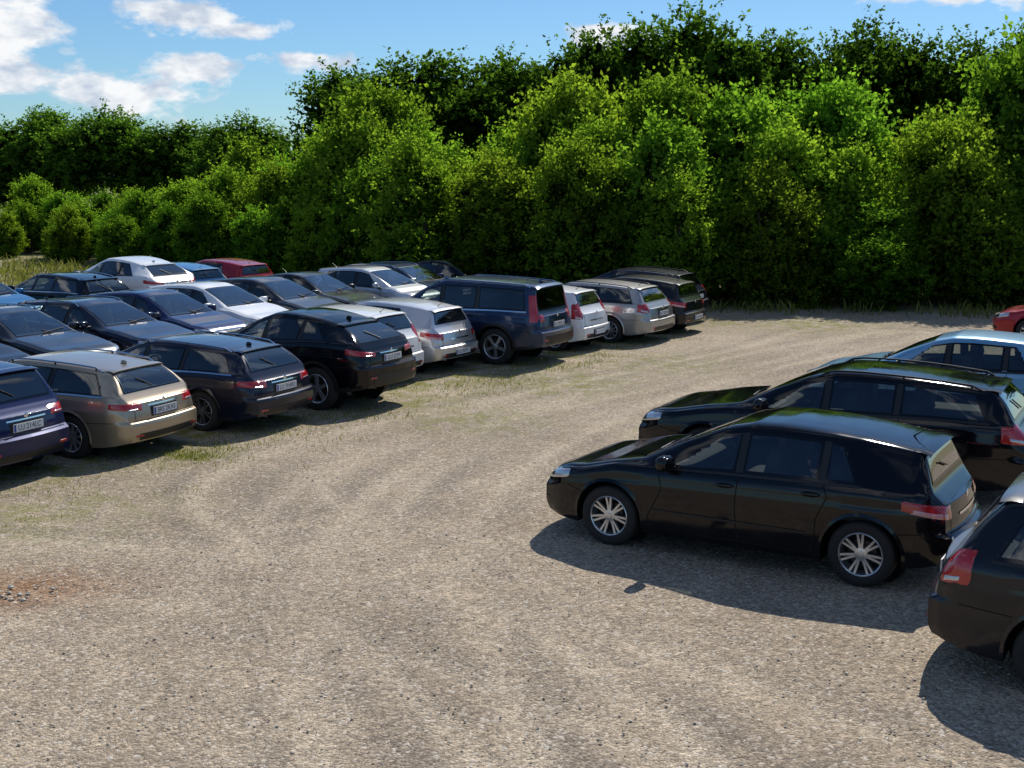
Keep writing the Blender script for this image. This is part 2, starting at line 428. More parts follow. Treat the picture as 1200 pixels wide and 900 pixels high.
        strip([(s.cx - .22, beltz(s.cx - .22)), (s.cx - .27 if s.cx - .27 < fd else fd, .70), (fd - .02, zs + .12), (fd - .05, zs)], .010, SEAM)
        strip([(B, beltz(B)), (B + .015, .6), (B - .02, zs)], .010, SEAM)
        strip([(panes[1][0] - .06, beltz(panes[1][0] - .06)), (.34, .84), (s.R + .06, .62), (s.R + .07, .45), (s.R + .10, zs + .03), (s.R + .13, zs)], .010, SEAM)
        strip([(s.R + .13, zs), (fd - .05, zs)], .009, SEAM)
        if not p['clad']:
            strip([(s.R + .16, .47), (fd - .06, .47)], .022, PAINT if s.key != 'hatch' else TRIM, .009)
        strip([(xr + .20, p['bz'] + .0), (-s.R * .86, p['bz'] - .02)], .008, SEAM)
        strip([(wb + s.R * .93, .56), (xf - .32, .60)], .008, SEAM)
        for xw in (0, wb):
            for sg in (1, -1):
                A = []; Bq = []; Cq = []
                for k in range(-8, 189, 7):
                    a = math.radians(k)
                    for arr, rr, off in ((A, s.R - .004, -.01), (Bq, s.R + .004, .012), (Cq, s.R + (.06 if p['clad'] else .035), .010 if p['clad'] else .002)):
                        X = xw + rr * math.cos(a); Z = max(p['r'] + rr * math.sin(a), s.sl + .01)
                        arr.append(s.deform(X, sg * (s.yside(X, Z) + off), Z))
                d.grid([A, Bq, Cq], TRIM if p['clad'] else PAINT, ref=rf)
                c = (xw, sg * (s.hw - .34), p['r'])
                vs = [c] + [(xw + (s.R + .02) * math.cos(math.radians(k)), sg * (s.hw - .34), p['r'] + (s.R + .02) * math.sin(math.radians(k))) for k in range(0, 361, 20)]
                d.add(vs, [(0, i, i + 1) for i in range(1, len(vs) - 1)], WELL)
        for sg in (1, -1):
            for hx in (B + .13, .50 if s.key != 'bigsuv' else .58):
                z = beltz(hx) - .085
                d.sbox((hx, sg * (s.yside(hx, z) + .018), z), (.095, .014, .016), PAINT, .5, 12, 7)
                d.sbox((hx, sg * (s.yside(hx, z) - .002), z - .004), (.075, .008, .028), SEAM, .5, 12, 7)
            mx = s.cx - .34; mz = beltz(mx) + .10
            d.sbox((mx, sg * (s.hw + .075), mz), (.060, .115, .082), PAINT, .6, 16, 9, rot=-sg * .18)
            d.sbox((mx - .045, sg * (s.hw + .075), mz), (.025, .10, .066), GBLK, .6, 16, 9, rot=-sg * .18)
            d.sbox((mx + .01, sg * (s.hw - .03), mz - .055), (.04, .09, .03), TRIM, .5, 10, 7)
        def corner(front, sg, a0, z0a, z0b, a1, z1a, z1b, mat, off=.006, n=14, m=6):
            ox = (xf - .5) if front else (xr + .45); oy = sg * (s.hw - .45)
            rows_ = []
            for i in range(n + 1):
                u = i / n; row = []
                a = math.radians(a0 + (a1 - a0) * u); za = z0a + (z1a - z0a) * u; zb = z0b + (z1b - z0b) * u
                for j in range(m + 1):
                    z = za + (zb - za) * j / m
                    dr = Vector(((1 if front else -1) * math.cos(a), sg * math.sin(a), 0))
                    O = Vector((ox, oy, z)); h = s.bvh.ray_cast(O + dr * 2.5, -dr, 3)
                    if h[0] is None: P = O + dr * .4
                    else: P = h[0] + dr * (off if 0 < i < n and 0 < j < m else -.002)
                    row.append(tuple(P))
                rows_.append(row)
            d.grid(rows_, mat, ref=rf)
        def plane(front, y0, y1, z0, z1, mat, off=.006, n=10, m=4):
            rows_ = []
            for i in range(n + 1):
                y = y0 + (y1 - y0) * i / n; row = []
                for j in range(m + 1):
                    z = z0 + (z1 - z0) * j / m; sx = 1 if front else -1
                    O = Vector((xf + 1 if front else xr - 1, y, z)); h = s.bvh.ray_cast(O, Vector((-sx, 0, 0)), 3)
                    P = h[0] + Vector((sx * off, 0, 0)) if h[0] is not None else Vector((xf if front else xr, y, z))
                    row.append(tuple(P))
                rows_.append(row)
            d.grid(rows_, mat, ref=rf)
        for sg in (1, -1):
            for n_, (a0, z0, z1, a1, z2, z3) in enumerate(p['tl']):
                corner(False, sg, a0, z0, z1, a1, z2, z3, RED)
                if n_: continue
                if s.key == 'hatch':
                    corner(False, sg, a0 + 8, z0 + .015, z0 + .080, a1 - 12, z2 - .02, z2 + .035, LRED, .009, 10, 4)
                elif s.key in ('wagon', 'suv', 'sedan', 'touran'):
                    corner(False, sg, a0 + 8, z0 + .025, z0 + .05, a0 + 34, z0 + .03, z0 + .055, CLEAR, .009, 10, 3)
                elif s.key in ('minivan', 'small', 'estate'):
                    corner(False, sg, a0 + 4, z0 + .02, z0 + .08, a1 - 10, z2 + .02, z2 + .08, CLEAR, .009, 8, 3)
            hz = p['hood'][1] - .03
            corner(True, sg, -2, hz - .16, hz - .01, 66, hz - .045, hz + .055, CLEAR)
            corner(True, sg, 8, hz - .125, hz - .035, 34, hz - .09, hz + .0, GBLK, .009, 8, 4)
            corner(True, sg, 5, .34, .42, 30, .34, .42, GBLK)
            corner(False, sg, 6, p['bz'] - .22, p['bz'] - .18, 22, p['bz'] - .22, p['bz'] - .18, RED)
        hz = p['hood'][1]
        plane(True, -.42, .42, hz - .20, hz - .07, TRIM, .006)
        plane(True, -.43, .43, hz - .075, hz - .055, CHROME, .012, 10, 1)
        plane(True, -.42, .42, hz - .145, hz - .13, CHROME, .012, 10, 1)
        plane(True, -.50, .50, s.sl + .06, s.sl + .18, TRIM, .006)
        plane(True, -.26, .26, .44, .55, PLATE, .03, 2, 1)
        tz = p['tail']
        py = (p['bz'] + .06, p['bz'] + .17)
        if s.key in ('hatch', 'small'): py = (p['bz'] - .20, p['bz'] - .09);
        plane(False, -.30, .30, py[0] - .02, py[1] + .02, TRIM if s.key not in ('hatch',) else PAINT, .004)
        s.plate_z = (py[0] + py[1]) / 2
        h = s.bvh.ray_cast(Vector((xr - 1, 0, s.plate_z)), Vector((1, 0, 0)), 3); s.plate_x = h[0].x - .016
        X = s.plate_x; z0, z1 = s.plate_z - .055, s.plate_z + .055
        d.add([(X, -.26, z0), (X, .26, z0), (X, .26, z1), (X, -.26, z1), (X + .012, -.26, z0), (X + .012, .26, z0), (X + .012, .26, z1), (X + .012, -.26, z1)],
              [(0, 3, 2, 1), (0, 1, 5, 4), (1, 2, 6, 5), (2, 3, 7, 6), (3, 0, 4, 7)], PLATE)
        d.add([(X - .001, .255, z0 + .004), (X - .001, .22, z0 + .004), (X - .001, .22, z1 - .004), (X - .001, .255, z1 - .004)], [(0, 1, 2, 3)], PLBLUE)
        plane(False, -.34, .34, py[1] + .035 if s.key != 'hatch' and s.key != 'small' else p['bz'] + .12, (py[1] + .055) if s.key not in ('hatch', 'small') else p['bz'] + .145, CHROME, .008, 8, 1)
        yy = s.hw * .66
        plane(False, -s.hw * .74, s.hw * .74, p['bz'] + .004, p['bz'] + .014, SEAM, .003, 16, 1)
        for sg in (1, -1): plane(False, sg * yy, sg * (yy + .009), p['bz'] + .01, tz - .06, SEAM, .003, 1, 8)
        plane(False, -s.hw * .66, s.hw * .66, s.sl + .14, s.sl + (.34 if p['clad'] else .24), TRIM, .006, 14, 3)
        d.sbox((s.bvh.ray_cast(Vector((xr - 1, 0, tz - .09)), Vector((1, 0, 0)), 3)[0].x - .004, 0, tz - .09), (.008, .04, .04), CHROME, 1.0, 12, 7)
        d.tube([(xr - .03, .45, s.sl + .10), (xr + .25, .45, s.sl + .10)], .03, CHROME, 8)
        if s.key != 'sedan':
            g_ = []
            for x, off in ((s.rx + .10, .003), (s.rx + .02, .018), (s.rx - .06, .020), (s.rx - .055, -.004)):
                g_.append([s.Sn(max(x, s.rx - .0), t, off) if x >= s.rx else tuple(Vector(s.Sn(s.rx, t, off)) + Vector((x - s.rx, 0, -.012))) for t in np.linspace(8.8, 13.2, 15)])
            d.grid(g_, PAINT)
            P0 = Vector(s.Sn(s.bx + .05, 11, .02)); P1 = Vector(s.Sn((s.bx + s.rx) / 2, 10.3, .02))
            d.tube([P0, P1], .009, TRIM, 5)
        for yy0, t1 in ((.1, 10.0), (-.4, 11.6)):
            P0 = Vector(s.Sn(s.cx - .02, 11 + yy0, .02)); P1 = Vector(s.Sn(s.cx - .12, t1 - .6, .016))
            d.tube([P0, P1], .008, TRIM, 5)
        P0 = Vector(s.S(s.rx + .22, 11))
        if s.key in ('wagon', 'suv', 'bigsuv'): d.sbox(tuple(P0 + Vector((0, 0, .02))), (.06, .015, .035), PAINT, .8, 10, 7)
        else: d.tube([P0, P0 + Vector((-.06, 0, .04)), P0 + Vector((-.17, 0, .12))], [.010, .005, .003], TRIM, 6)
        if p['rails']:
            for side in (0, 1):
                pts = []
                for i, x in enumerate(np.linspace(s.rx + .12, s.wx - .08, 16)):
                    t = 8.55; t = 22 - t if side else t
                    e = .04 if 0 < i < 15 else -.005
                    pts.append(Vector(s.Sn(x, t, .004)) + Vector((0, 0, e)))
                d.tube(pts, .013, CHROME if s.key in ('wagon', 'bigsuv') else TRIM, 6)
                for i in (1, 7, 14): d.tube([pts[i], pts[i] - Vector((0, 0, .045))], .014, TRIM, 6)
        s.det = d.mesh('details_' + s.key, DMATS, sharp=40)
        # ---------------- interior
        n = MB(); bl = p['belt'][1]
        zf = bl - .20; w = s.hw * .86
        def rect(x0, x1, z, mat=0): n.add([(x0, -w, z), (x1, -w, z), (x1, w, z), (x0, w, z)], [(0, 1, 2, 3)], mat)
        rect(s.bx + .12, s.cx - .1, zf - .15)
        for sg in (1, -1):
            n.add([(s.bx + .15, sg * w, zf - .15), (s.cx - .1, sg * w, zf - .15), (s.cx - .1, sg * w, bl - .07), (s.bx + .15, sg * w, bl - .07)], [(0, 1, 2, 3)], 0)
        n.sbox((s.cx - .25, 0, s.p['cowl'][1] - .10), (.28, w, .09), 0, .4, 20, 9)
        for sg in (1, -1):
            sx = s.wx - .42
            n.sbox((sx + .25, sg * .36, zf - .12), (.27, .25, .10), 0, .4)
            n.sbox((sx - .03, sg * .36, zf + .12), (.085, .24, .30), 0, .45, 16, 9, tilt=-.2)
            n.sbox((sx - .12, sg * .36, zf + .50), (.05, .13, .085), 0, .5, 14, 7, tilt=-.1)
            n.sbox((.28, sg * .36, zf + .40), (.04, .12, .07), 0, .5, 14, 7)
        n.sbox((.34, 0, zf + .10), (.10, w * .88, .26), 0, .35, 20, 9, tilt=-.2)
        if s.key != 'sedan': rect(s.bx + .1, .3, bl - .06)
        else: rect(s.bx + .1, .3, bl + .02)
        cc = Vector((s.wx - .02 + .0, .36, zf + .16)); pts = []
        for k in range(21):
            a = 2 * math.pi * k / 20
            pts.append(cc + Vector((-.08 * math.sin(a) , .18 * math.cos(a), .165 * math.sin(a))))
        n.tube(pts, .014, 0, 6); n.sbox(tuple(cc), (.03, .07, .05), 0, .6, 10, 7)
        n.sbox((s.wx + .05, 0, p['H'] - .19), (.015, .11, .03), 0, .5, 10, 7)
        s.inte = n.mesh('interior_' + s.key, [M_INT])

CT = {}
def ctype(k):
    if k not in CT: CT[k] = CarType(k)
    return CT[k]

NAMES = dict(hatch='parked_hatchback', small='parked_hatchback', wagon='parked_station_wagon', estate='parked_station_wagon', sedan='parked_sedan', suv='parked_suv', bigsuv='parked_suv', minivan='parked_minivan', touran='parked_minivan')

def link(o): col.objects.link(o); return o

def place(key, pnt, xy, head, style=3, ref='L', text=None, scale=.97):
    """xy = ground contact point of the rear wheel on the given side (world metres)"""
    T = ctype(key); a = math.radians(head)
    e = bpy.data.objects.new(NAMES[key], None); link(e); e.empty_display_size = .3
    left = Vector((-math.sin(a), math.cos(a), 0)); sg = 1 if ref == 'L' else -1
    P = Vector((xy[0], xy[1], 0)) - left * sg * (T.hw - .02) * scale
    e.location = (P.x, P.y, -0.006); e.rotation_euler = (0, 0, a); e.scale = (scale,) * 3
    def ch(name, me):
        o = bpy.data.objects.new(name, me); link(o); o.parent = e; return o
    b = ch('body', T.body); b.material_slots[0].link = 'OBJECT'; b.material_slots[0].material = PAINTS[pnt]
    d = ch('windows_lamps_trim', T.det); d.material_slots[PAINT].link = 'OBJECT'; d.material_slots[PAINT].material = PAINTS[pnt]
    ch('cabin_interior', T.inte)
    wm = wheel(T.p['r'], style); y = T.hw * .985 - .125
    for nm, x, s_ in (('wheel_rear_left', 0, 1), ('wheel_rear_right', 0, -1), ('wheel_front_left', T.wb, 1), ('wheel_front_right', T.wb, -1)):
        o = ch(nm, wm); o.location = (x, s_ * y, T.p['r']); o.rotation_euler = (0, random.random() * 1.2, 0 if s_ > 0 else math.pi)
    if text:
        cu = bpy.data.curves.new('plate_text', 'FONT'); cu.body = text; cu.size = .105; cu.align_x = 'CENTER'; cu.align_y = 'CENTER'
        cu.materials.append(M_TEXT)
        o = ch('plate_text', cu); o.location = (T.plate_x - .0015, -.015, T.plate_z - .002)
        o.rotation_euler = (math.radians(90), 0, math.radians(-90)); o.scale = (.92, 1, 1)
    return e

HD = 147
place('touran', 'navy', (-7.40, 15.35), 155, 3, text='LU 214LC', scale=.96)
place('wagon', 'tan', (-6.22, 17.0), 156, 3, text='BRS 2KA5', scale=.95)
place('wagon', 'dkgrey', (-4.85, 18.9), 153, 2, text='LU 7H4R2', scale=.96)
place('suv', 'black', (-3.34, 20.7), 151, 1, text='LLU 22YP', scale=.96)
place('small', 'white', (-3.05, 23.0), 150, 3)
place('hatch', 'silver', (-2.15, 24.65), 150, 0, text='LU 83FS1')
place('bigsuv', 'bluegrey', (-.38, 25.8), 152, 1, text='LU 905CA', scale=.97)
place('small', 'white', (.95, 27.8), 150, 3)
place('estate', 'grey', (2.30, 29.2), 150, 3, text='LU 552KM')
place('hatch', 'black2', (3.56, 30.8), 150, 3, text='LU 41RTE')
place('estate', 'dkgrey', (3.76, 33.2), 150, 3)
def nose(key, pnt, xy, style=3, hd=HD - 178):
    T = ctype(key); a = math.radians(hd); f = Vector((math.cos(a), math.sin(a), 0))
    P = Vector((xy[0], xy[1], 0)) - f * (T.xf) ; left = Vector((-math.sin(a), math.cos(a), 0))
    P = P + left * (T.hw - .02)
    return place(key, pnt, (P.x, P.y), hd, style)
nose('sedan', 'black2', (-8.75, 21.3)); nose('wagon', 'graphite', (-7.75, 22.9)); nose('wagon', 'dkgrey', (-6.60, 24.6))
nose('hatch', 'navy', (-6.0, 26.5)); nose('hatch', 'white', (-5.2, 28.4)); nose('hatch', 'graphite', (-4.2, 30.1))
nose('sedan', 'black2', (-3.38, 31.8)); nose('small', 'silver', (-2.1, 33.6)); nose('wagon', 'bluegrey', (-1.1, 35.3))
nose('sedan', 'black', (.2, 37.0))
place('sedan', 'white', (-14.4, 27.9), HD); nose('hatch', 'teal', (-12.0, 30.6)); place('wagon', 'black', (-11.7, 32.0), HD)
place('suv', 'white', (-10.6, 34.0), HD, text='LU 3398K', scale=1.0); place('hatch', 'teal', (-9.75, 35.5), HD); place('hatch', 'red', (-8.7, 37.3), HD)
# right side row
place('hatch', 'black', (3.36, 11.52), 149.2, 0, scale=1.02, text='LU 66ACN')
place('estate', 'black', (5.05, 14.55), 151.5, 3, scale=1.05)
place('hatch', 'ltblue', (7.85, 18.4), 151, 3, scale=1.02)
place('hatch', 'red', (14.4, 27.6), 150, 3)
place('minivan', 'black2', (4.12, 8.9), -31, 3, ref='R', scale=.98)

# ------------------------------------------------------------------ ground
def fbm(x, y, seed, octs=4, f0=0.15):
    r = np.random.RandomState(seed); z = np.zeros_like(x); amp = 1; f = f0
    for o in range(octs):
        for k in range(4):
            a = r.rand() * 6.28; ph = r.rand() * 6.28
            z += amp * np.sin((x * math.cos(a) + y * math.sin(a)) * f * 6.28 + ph) / 4
        amp *= .55; f *= 2.1
    return z
def path_dist(x, y, pts):
    d = np.full(x.shape, 1e9)
    for (x0, y0), (x1, y1) in zip(pts[:-1], pts[1:]):
        dx, dy = x1 - x0, y1 - y0; t = np.clip(((x - x0) * dx + (y - y0) * dy) / (dx * dx + dy * dy), 0, 1)
        d = np.minimum(d, np.hypot(x - x0 - t * dx, y - y0 - t * dy))
    return d
def spline(pts, n=10):
    out = []
    P = [pts[0]] + pts + [pts[-1]]
    for i in range(1, len(P) - 2):
        for k in range(n):
            u = k / n
            out.append(tuple(.5 * ((2 * P[i][c]) + (-P[i - 1][c] + P[i + 1][c]) * u + (2 * P[i - 1][c] - 5 * P[i][c] + 4 * P[i + 1][c] - P[i + 2][c]) * u * u + (-P[i - 1][c] + 3 * P[i][c] - 3 * P[i + 1][c] + P[i + 2][c]) * u ** 3) for c in (0, 1)))
    out.append(pts[-1]); return out
PATHS = [spline([(-.2, 3), (-.6, 8), (-1.2, 12), (-.6, 16.5), (2.0, 22), (5.5, 26.5), (10, 31)]), spline([(1.6, 3), (.5, 8), (-1.8, 12.5), (-3.2, 15.5), (-2.0, 18.5), (1.2, 22.5), (6, 28), (9, 33)]),
         spline([(4, 5), (1.8, 8.2), (-.8, 10.6), (-4.2, 12.2), (-9, 12.8)]), spline([(-3.5, 4), (-2.6, 8), (-2.4, 12), (-1.5, 17), (1, 21), (5, 25), (12, 29)])]
def axis(lo, hi, step, far):
    a = list(np.arange(lo, hi + 1e-6, step)); s_ = step; x = hi
    up = []
    while x < far: s_ *= 1.35; x += s_; up.append(x)
    s_ = step; x = lo; dn = []
    while x > -far: s_ *= 1.35; x -= s_; dn.append(x)
    return np.array(dn[::-1] + a + up)
gx = axis(-16, 18, .09, 600); gy = axis(4, 38, .09, 600)
X, Y = np.meshgrid(gx, gy); x = X.ravel(); y = Y.ravel()
track = np.zeros_like(x); z = fbm(x, y, 5, 5, .08) * .012 + fbm(x, y, 15, 3, 1.3) * .003
crown = np.zeros_like(x)
fade = np.clip(.62 + .6 * fbm(x, y, 77, 3, .12), .15, 1)
for i, P in enumerate(PATHS):
    dd = path_dist(x, y, P) + fbm(x, y, 40 + i, 3, .25) * .07
    am = (1, .9, .7, .6)[i]
    track = np.maximum(track, np.exp(-((dd - .76) / .14) ** 2) * am * fade)
    crown = np.maximum(crown, (np.exp(-(dd / .3) ** 2) + np.exp(-((dd - 1.12) / .14) ** 2)) * am * fade)
z += -track * .022 + crown * .014
rowline = path_dist(x, y, [(-9, 12.6), (4.2, 32.8)])
veg = np.exp(-(rowline / 1.0) ** 2) * .95
for cx_, cy_, r_, s_ in ((-4.6, 17.2, .6, 1.0), (-5.5, 14.2, 1.3, .6), (-.6, 19.9, 1.2, .7), (1.0, 23.5, 1.6, .8), (3.2, 26, 1.6, .7), (8, 33, 2.0, .9), (5.5, 33.5, 1.5, .9), (-1.7, 21.5, .9, .9), (2.5, 19, .8, .5)):
    veg = np.maximum(veg, s_ * np.exp(-((x - cx_) ** 2 + (y - cy_) ** 2) / r_ ** 2))
edge = np.clip((y - 36.0) / 2, 0, 1); veg = np.maximum(veg, edge * 1.2)
dirt = np.exp(-((x + 4.9) ** 2 / .9 + (y - 11.5) ** 2 / .35))
dist = np.hypot(x, y - 20); z = np.where(dist > 60, 0, z)
nx_, ny_ = len(gx), len(gy)
idx = np.arange(nx_ * ny_).reshape(ny_, nx_)
F = np.stack([idx[:-1, :-1].ravel(), idx[:-1, 1:].ravel(), idx[1:, 1:].ravel(), idx[1:, :-1].ravel()], 1)
def np_mesh(name, V, F, mats):
    me = bpy.data.meshes.new(name); n = F.shape[1]
    me.vertices.add(len(V)); me.vertices.foreach_set('co', V.astype(np.float32).ravel())
    me.loops.add(F.size); me.loops.foreach_set('vertex_index', F.astype(np.int32).ravel())
    me.polygons.add(len(F)); me.polygons.foreach_set('loop_start', np.arange(0, F.size, n, dtype=np.int32))
    me.polygons.foreach_set('loop_total', np.full(len(F), n, dtype=np.int32))
    for m in mats: me.materials.append(m)
    me.update(calc_edges=True); return me

mg, nt, b = new_mat('gravel_ground'); N = nt.nodes; L = nt.links
tc = N.new('ShaderNodeTexCoord')
def noise(sc, det=6, rough=.6, w=None):
    n = N.new('ShaderNodeTexNoise'); n.inputs['Scale'].default_value = sc; n.inputs['Detail'].default_value = det; n.inputs['Roughness'].default_value = rough
    L.new(tc.outputs['Object'], n.inputs['Vector']); return n
def mapr(src, a, b_, c, d_):
    m = N.new('ShaderNodeMapRange'); m.inputs[1].default_value = a; m.inputs[2].default_value = b_; m.inputs[3].default_value = c; m.inputs[4].default_value = d_
    L.new(src, m.inputs[0]); return m.outputs[0]
def mixc(f, c1, c2, mode='MIX'):
    m = N.new('ShaderNodeMixRGB'); m.blend_type = mode
    for k, v in ((0, f), (1, c1), (2, c2)):
        if isinstance(v, (int, float)): m.inputs[k].default_value = v
        elif isinstance(v, tuple): m.inputs[k].default_value = (*v, 1)
        else: L.new(v, m.inputs[k])
    return m.outputs[0]
def mth(op, a, b_=None):
    m = N.new('ShaderNodeMath'); m.operation = op
    for k, v in ((0, a), (1, b_)):
        if v is None: continue
        if isinstance(v, (int, float)): m.inputs[k].default_value = v
        else: L.new(v, m.inputs[k])
    return m.outputs[0]
nb = noise(.30, 4, .62); nm = noise(1.7, 5, .7); nf = noise(14, 4, .7)
at = N.new('ShaderNodeAttribute'); at.attribute_name = 'track'; av = N.new('ShaderNodeAttribute'); av.attribute_name = 'veg'
ad = N.new('ShaderNodeAttribute'); ad.attribute_name = 'dirt'; ac = N.new('ShaderNodeAttribute'); ac.attribute_name = 'crown'
v1 = N.new('ShaderNodeTexVoronoi'); v1.inputs['Scale'].default_value = 34; L.new(tc.outputs['Object'], v1.inputs['Vector'])
v2 = N.new('ShaderNodeTexVoronoi'); v2.inputs['Scale'].default_value = 80; L.new(tc.outputs['Object'], v2.inputs['Vector'])
base = mixc(mapr(nb.outputs['Fac'], .35, .65, 0, 1), (.265, .210, .152), (.42, .342, .250))
base = mixc(mapr(nm.outputs['Fac'], .35, .7, 0, .7), base, (.285, .236, .185))
base = mixc(mth('MULTIPLY', ac.outputs['Fac'], mapr(nm.outputs['Fac'], .3, .6, .2, .75)), base, (.19, .158, .125))
trf = mth('MULTIPLY', at.outputs['Fac'], mapr(nm.outputs['Fac'], .3, .6, .3, .85))
base = mixc(trf, base, (.47, .392, .295))
base = mixc(mth('MULTIPLY', ad.outputs['Fac'], mapr(nm.outputs['Fac'], .35, .6, .45, 1.0)), base, (.22, .105, .045))
s1 = N.new('ShaderNodeSeparateColor'); L.new(v1.outputs['Color'], s1.inputs[0]); s2 = N.new('ShaderNodeSeparateColor'); L.new(v2.outputs['Color'], s2.inputs[0])
val = mth('MULTIPLY', mapr(s1.outputs[0], 0, 1, .70, 1.33), mapr(s2.outputs[0], 0, 1, .66, 1.38))
val = mth('MULTIPLY', val, mapr(nf.outputs['Fac'], .3, .7, .74, 1.26))
cmb = N.new('ShaderNodeCombineColor'); [L.new(val, cmb.inputs[i]) for i in range(3)]
base = mixc(1.0, base, cmb.outputs[0], 'MULTIPLY')
lightst = mapr(s1.outputs[1], .92, .95, 0, .7)
base = mixc(lightst, base, (.56, .51, .44))
vegf = mth('MULTIPLY', av.outputs['Fac'], mapr(noise(2.6, 5, .75).outputs['Fac'], .43, .58, 0, 1))
base = mixc(vegf, base, mixc(nf.outputs['Fac'], (.11, .13, .022), (.24, .23, .05)))
L.new(base, b.inputs['Base Color']); b.inputs['Roughness'].default_value = .92; b.inputs['Specular IOR Level'].default_value = .2
hgt = mth('ADD', mth('MULTIPLY', v1.outputs['Distance'], -.6), mth('MULTIPLY', v2.outputs['Distance'], -.3))
nb2 = noise(3.0, 6, .75)
hgt = mth('ADD', hgt, mth('MULTIPLY', nb2.outputs['Fac'], 1.6))
bp = N.new('ShaderNodeBump'); bp.inputs['Strength'].default_value = .75; bp.inputs['Distance'].default_value = .03
L.new(hgt, bp.inputs['Height']); L.new(bp.outputs[0], b.inputs['Normal'])
gme = np_mesh('ground', np.stack([x, y, z], 1), F, [mg])
for nm_, arr in (('track', track), ('veg', veg), ('dirt', dirt), ('crown', crown)):
    a_ = gme.attributes.new(nm_, 'FLOAT', 'POINT'); a_.data.foreach_set('value', arr.astype(np.float32))
gme.polygons.foreach_set('use_smooth', [True] * len(F))
link(bpy.data.objects.new('ground', gme))

rs = np.random.RandomState(8)
octv = np.array([(1, 0, 0), (-1, 0, 0), (0, 1, 0), (0, -1, 0), (0, 0, 1), (0, 0, -1), ], float)
octf = np.array([(0, 2, 4), (2, 1, 4), (1, 3, 4), (3, 0, 4), (2, 0, 5), (1, 2, 5), (3, 1, 5), (0, 3, 5)])
n = 9000
py = 6.5 + 15 * rs.rand(n) ** 1.5; px = (rs.rand(n) - .5) * (py * .95 + 2)
sz = .005 + .012 * rs.rand(n) ** 3
V = octv[None] * sz[:, None, None] * (0.6 + .8 * rs.rand(n, 6, 1)) * np.array([1, 1, .6])
an = rs.rand(n) * 6.28; c, s_ = np.cos(an)[:, None], np.sin(an)[:, None]
V = np.stack([V[..., 0] * c - V[..., 1] * s_, V[..., 0] * s_ + V[..., 1] * c, V[..., 2]], -1)
V += np.stack([px, py, np.full(n, .002)], 1)[:, None, :]
FF = (octf[None] + (np.arange(n) * 6)[:, None, None]).reshape(-1, 3)
ms, nt, b = new_mat('stone'); N = nt.nodes; L = nt.links; tc = N.new('ShaderNodeTexCoord')
w = N.new('ShaderNodeTexWhiteNoise'); q = N.new('ShaderNodeVectorMath'); q.operation = 'SNAP'; q.inputs[1].default_value = (.05, .05, 1)
L.new(tc.outputs['Object'], q.inputs[0]); L.new(q.outputs[0], w.inputs['Vector'])
r = N.new('ShaderNodeValToRGB'); r.color_ramp.elements[0].color = (.32, .27, .21, 1); r.color_ramp.elements[1].color = (.62, .57, .49, 1)
L.new(w.outputs['Value'], r.inputs[0]); L.new(r.outputs[0], b.inputs['Base Color']); b.inputs['Roughness'].default_value = .9
link(bpy.data.objects.new('loose_gravel', np_mesh('loose_gravel', V.reshape(-1, 3), FF, [ms])))
n = 45
px = -4.75 + rs.randn(n) * .22; py = 11.3 + rs.randn(n) * .10; sz = .010 + .025 * rs.rand(n) ** 2
V = octv[None] * sz[:, None, None] * (0.6 + .8 * rs.rand(n, 6, 1)) * np.array([1, 1, .5])
V += np.stack([px, py, .006 + .006 * rs.rand(n)], 1)[:, None, :]
FF = (octf[None] + (np.arange(n) * 6)[:, None, None]).reshape(-1, 3)
link(bpy.data.objects.new('rubble_patch', np_mesh('rubble_patch', V.reshape(-1, 3), FF, [ms])))

# ------------------------------------------------------------------ foliage
def leaf_mat(name, dark, light, trans, tw=.42):
    m = bpy.data.materials.new(name); m.use_nodes = True; nt = m.node_tree; N = nt.nodes; L = nt.links
    N.clear(); out = N.new('ShaderNodeOutputMaterial'); b = N.new('ShaderNodeBsdfDiffuse')
    a = N.new('ShaderNodeAttribute'); a.attribute_name = 'tint'
    oi = N.new('ShaderNodeObjectInfo')
    mx = N.new('ShaderNodeMixRGB'); mx.inputs[1].default_value = (*dark, 1); mx.inputs[2].default_value = (*light, 1); L.new(a.outputs['Fac'], mx.inputs[0])
    mu = N.new('ShaderNodeMixRGB'); mu.blend_type = 'MULTIPLY'; mu.inputs[0].default_value = 1; L.new(mx.outputs[0], mu.inputs[1]); L.new(oi.outputs['Color'], mu.inputs[2])
    L.new(mu.outputs[0], b.inputs[0])
    if tw <= 0:
        L.new(b.outputs[0], out.inputs[0]); return m
    t = N.new('ShaderNodeBsdfTranslucent'); m3 = N.new('ShaderNodeMixRGB'); m3.blend_type = 'MULTIPLY'; m3.inputs[0].default_value = 1
    L.new(mu.outputs[0], m3.inputs[1]); m3.inputs[2].default_value = (*trans, 1); L.new(m3.outputs[0], t.inputs[0])
    ms_ = N.new('ShaderNodeMixShader'); ms_.inputs[0].default_value = tw
    L.new(b.outputs[0], ms_.inputs[1]); L.new(t.outputs[0], ms_.inputs[2]); L.new(ms_.outputs[0], out.inputs[0])
    return m
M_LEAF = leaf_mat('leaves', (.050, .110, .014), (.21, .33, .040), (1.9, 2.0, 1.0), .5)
M_LEAFIN = leaf_mat('painted_shade_leaves', (.018, .036, .008), (.028, .05, .01), (1, 1, 1), 0)  # inner leaves: crown-depth shade put into a darker, opaque leaf colour
M_BARK = simple('bark', (.09, .07, .05), .9)
M_GRASS = leaf_mat('grass_blades', (.10, .13, .02), (.27, .27, .09), (1.6, 1.6, 1.0), .35)

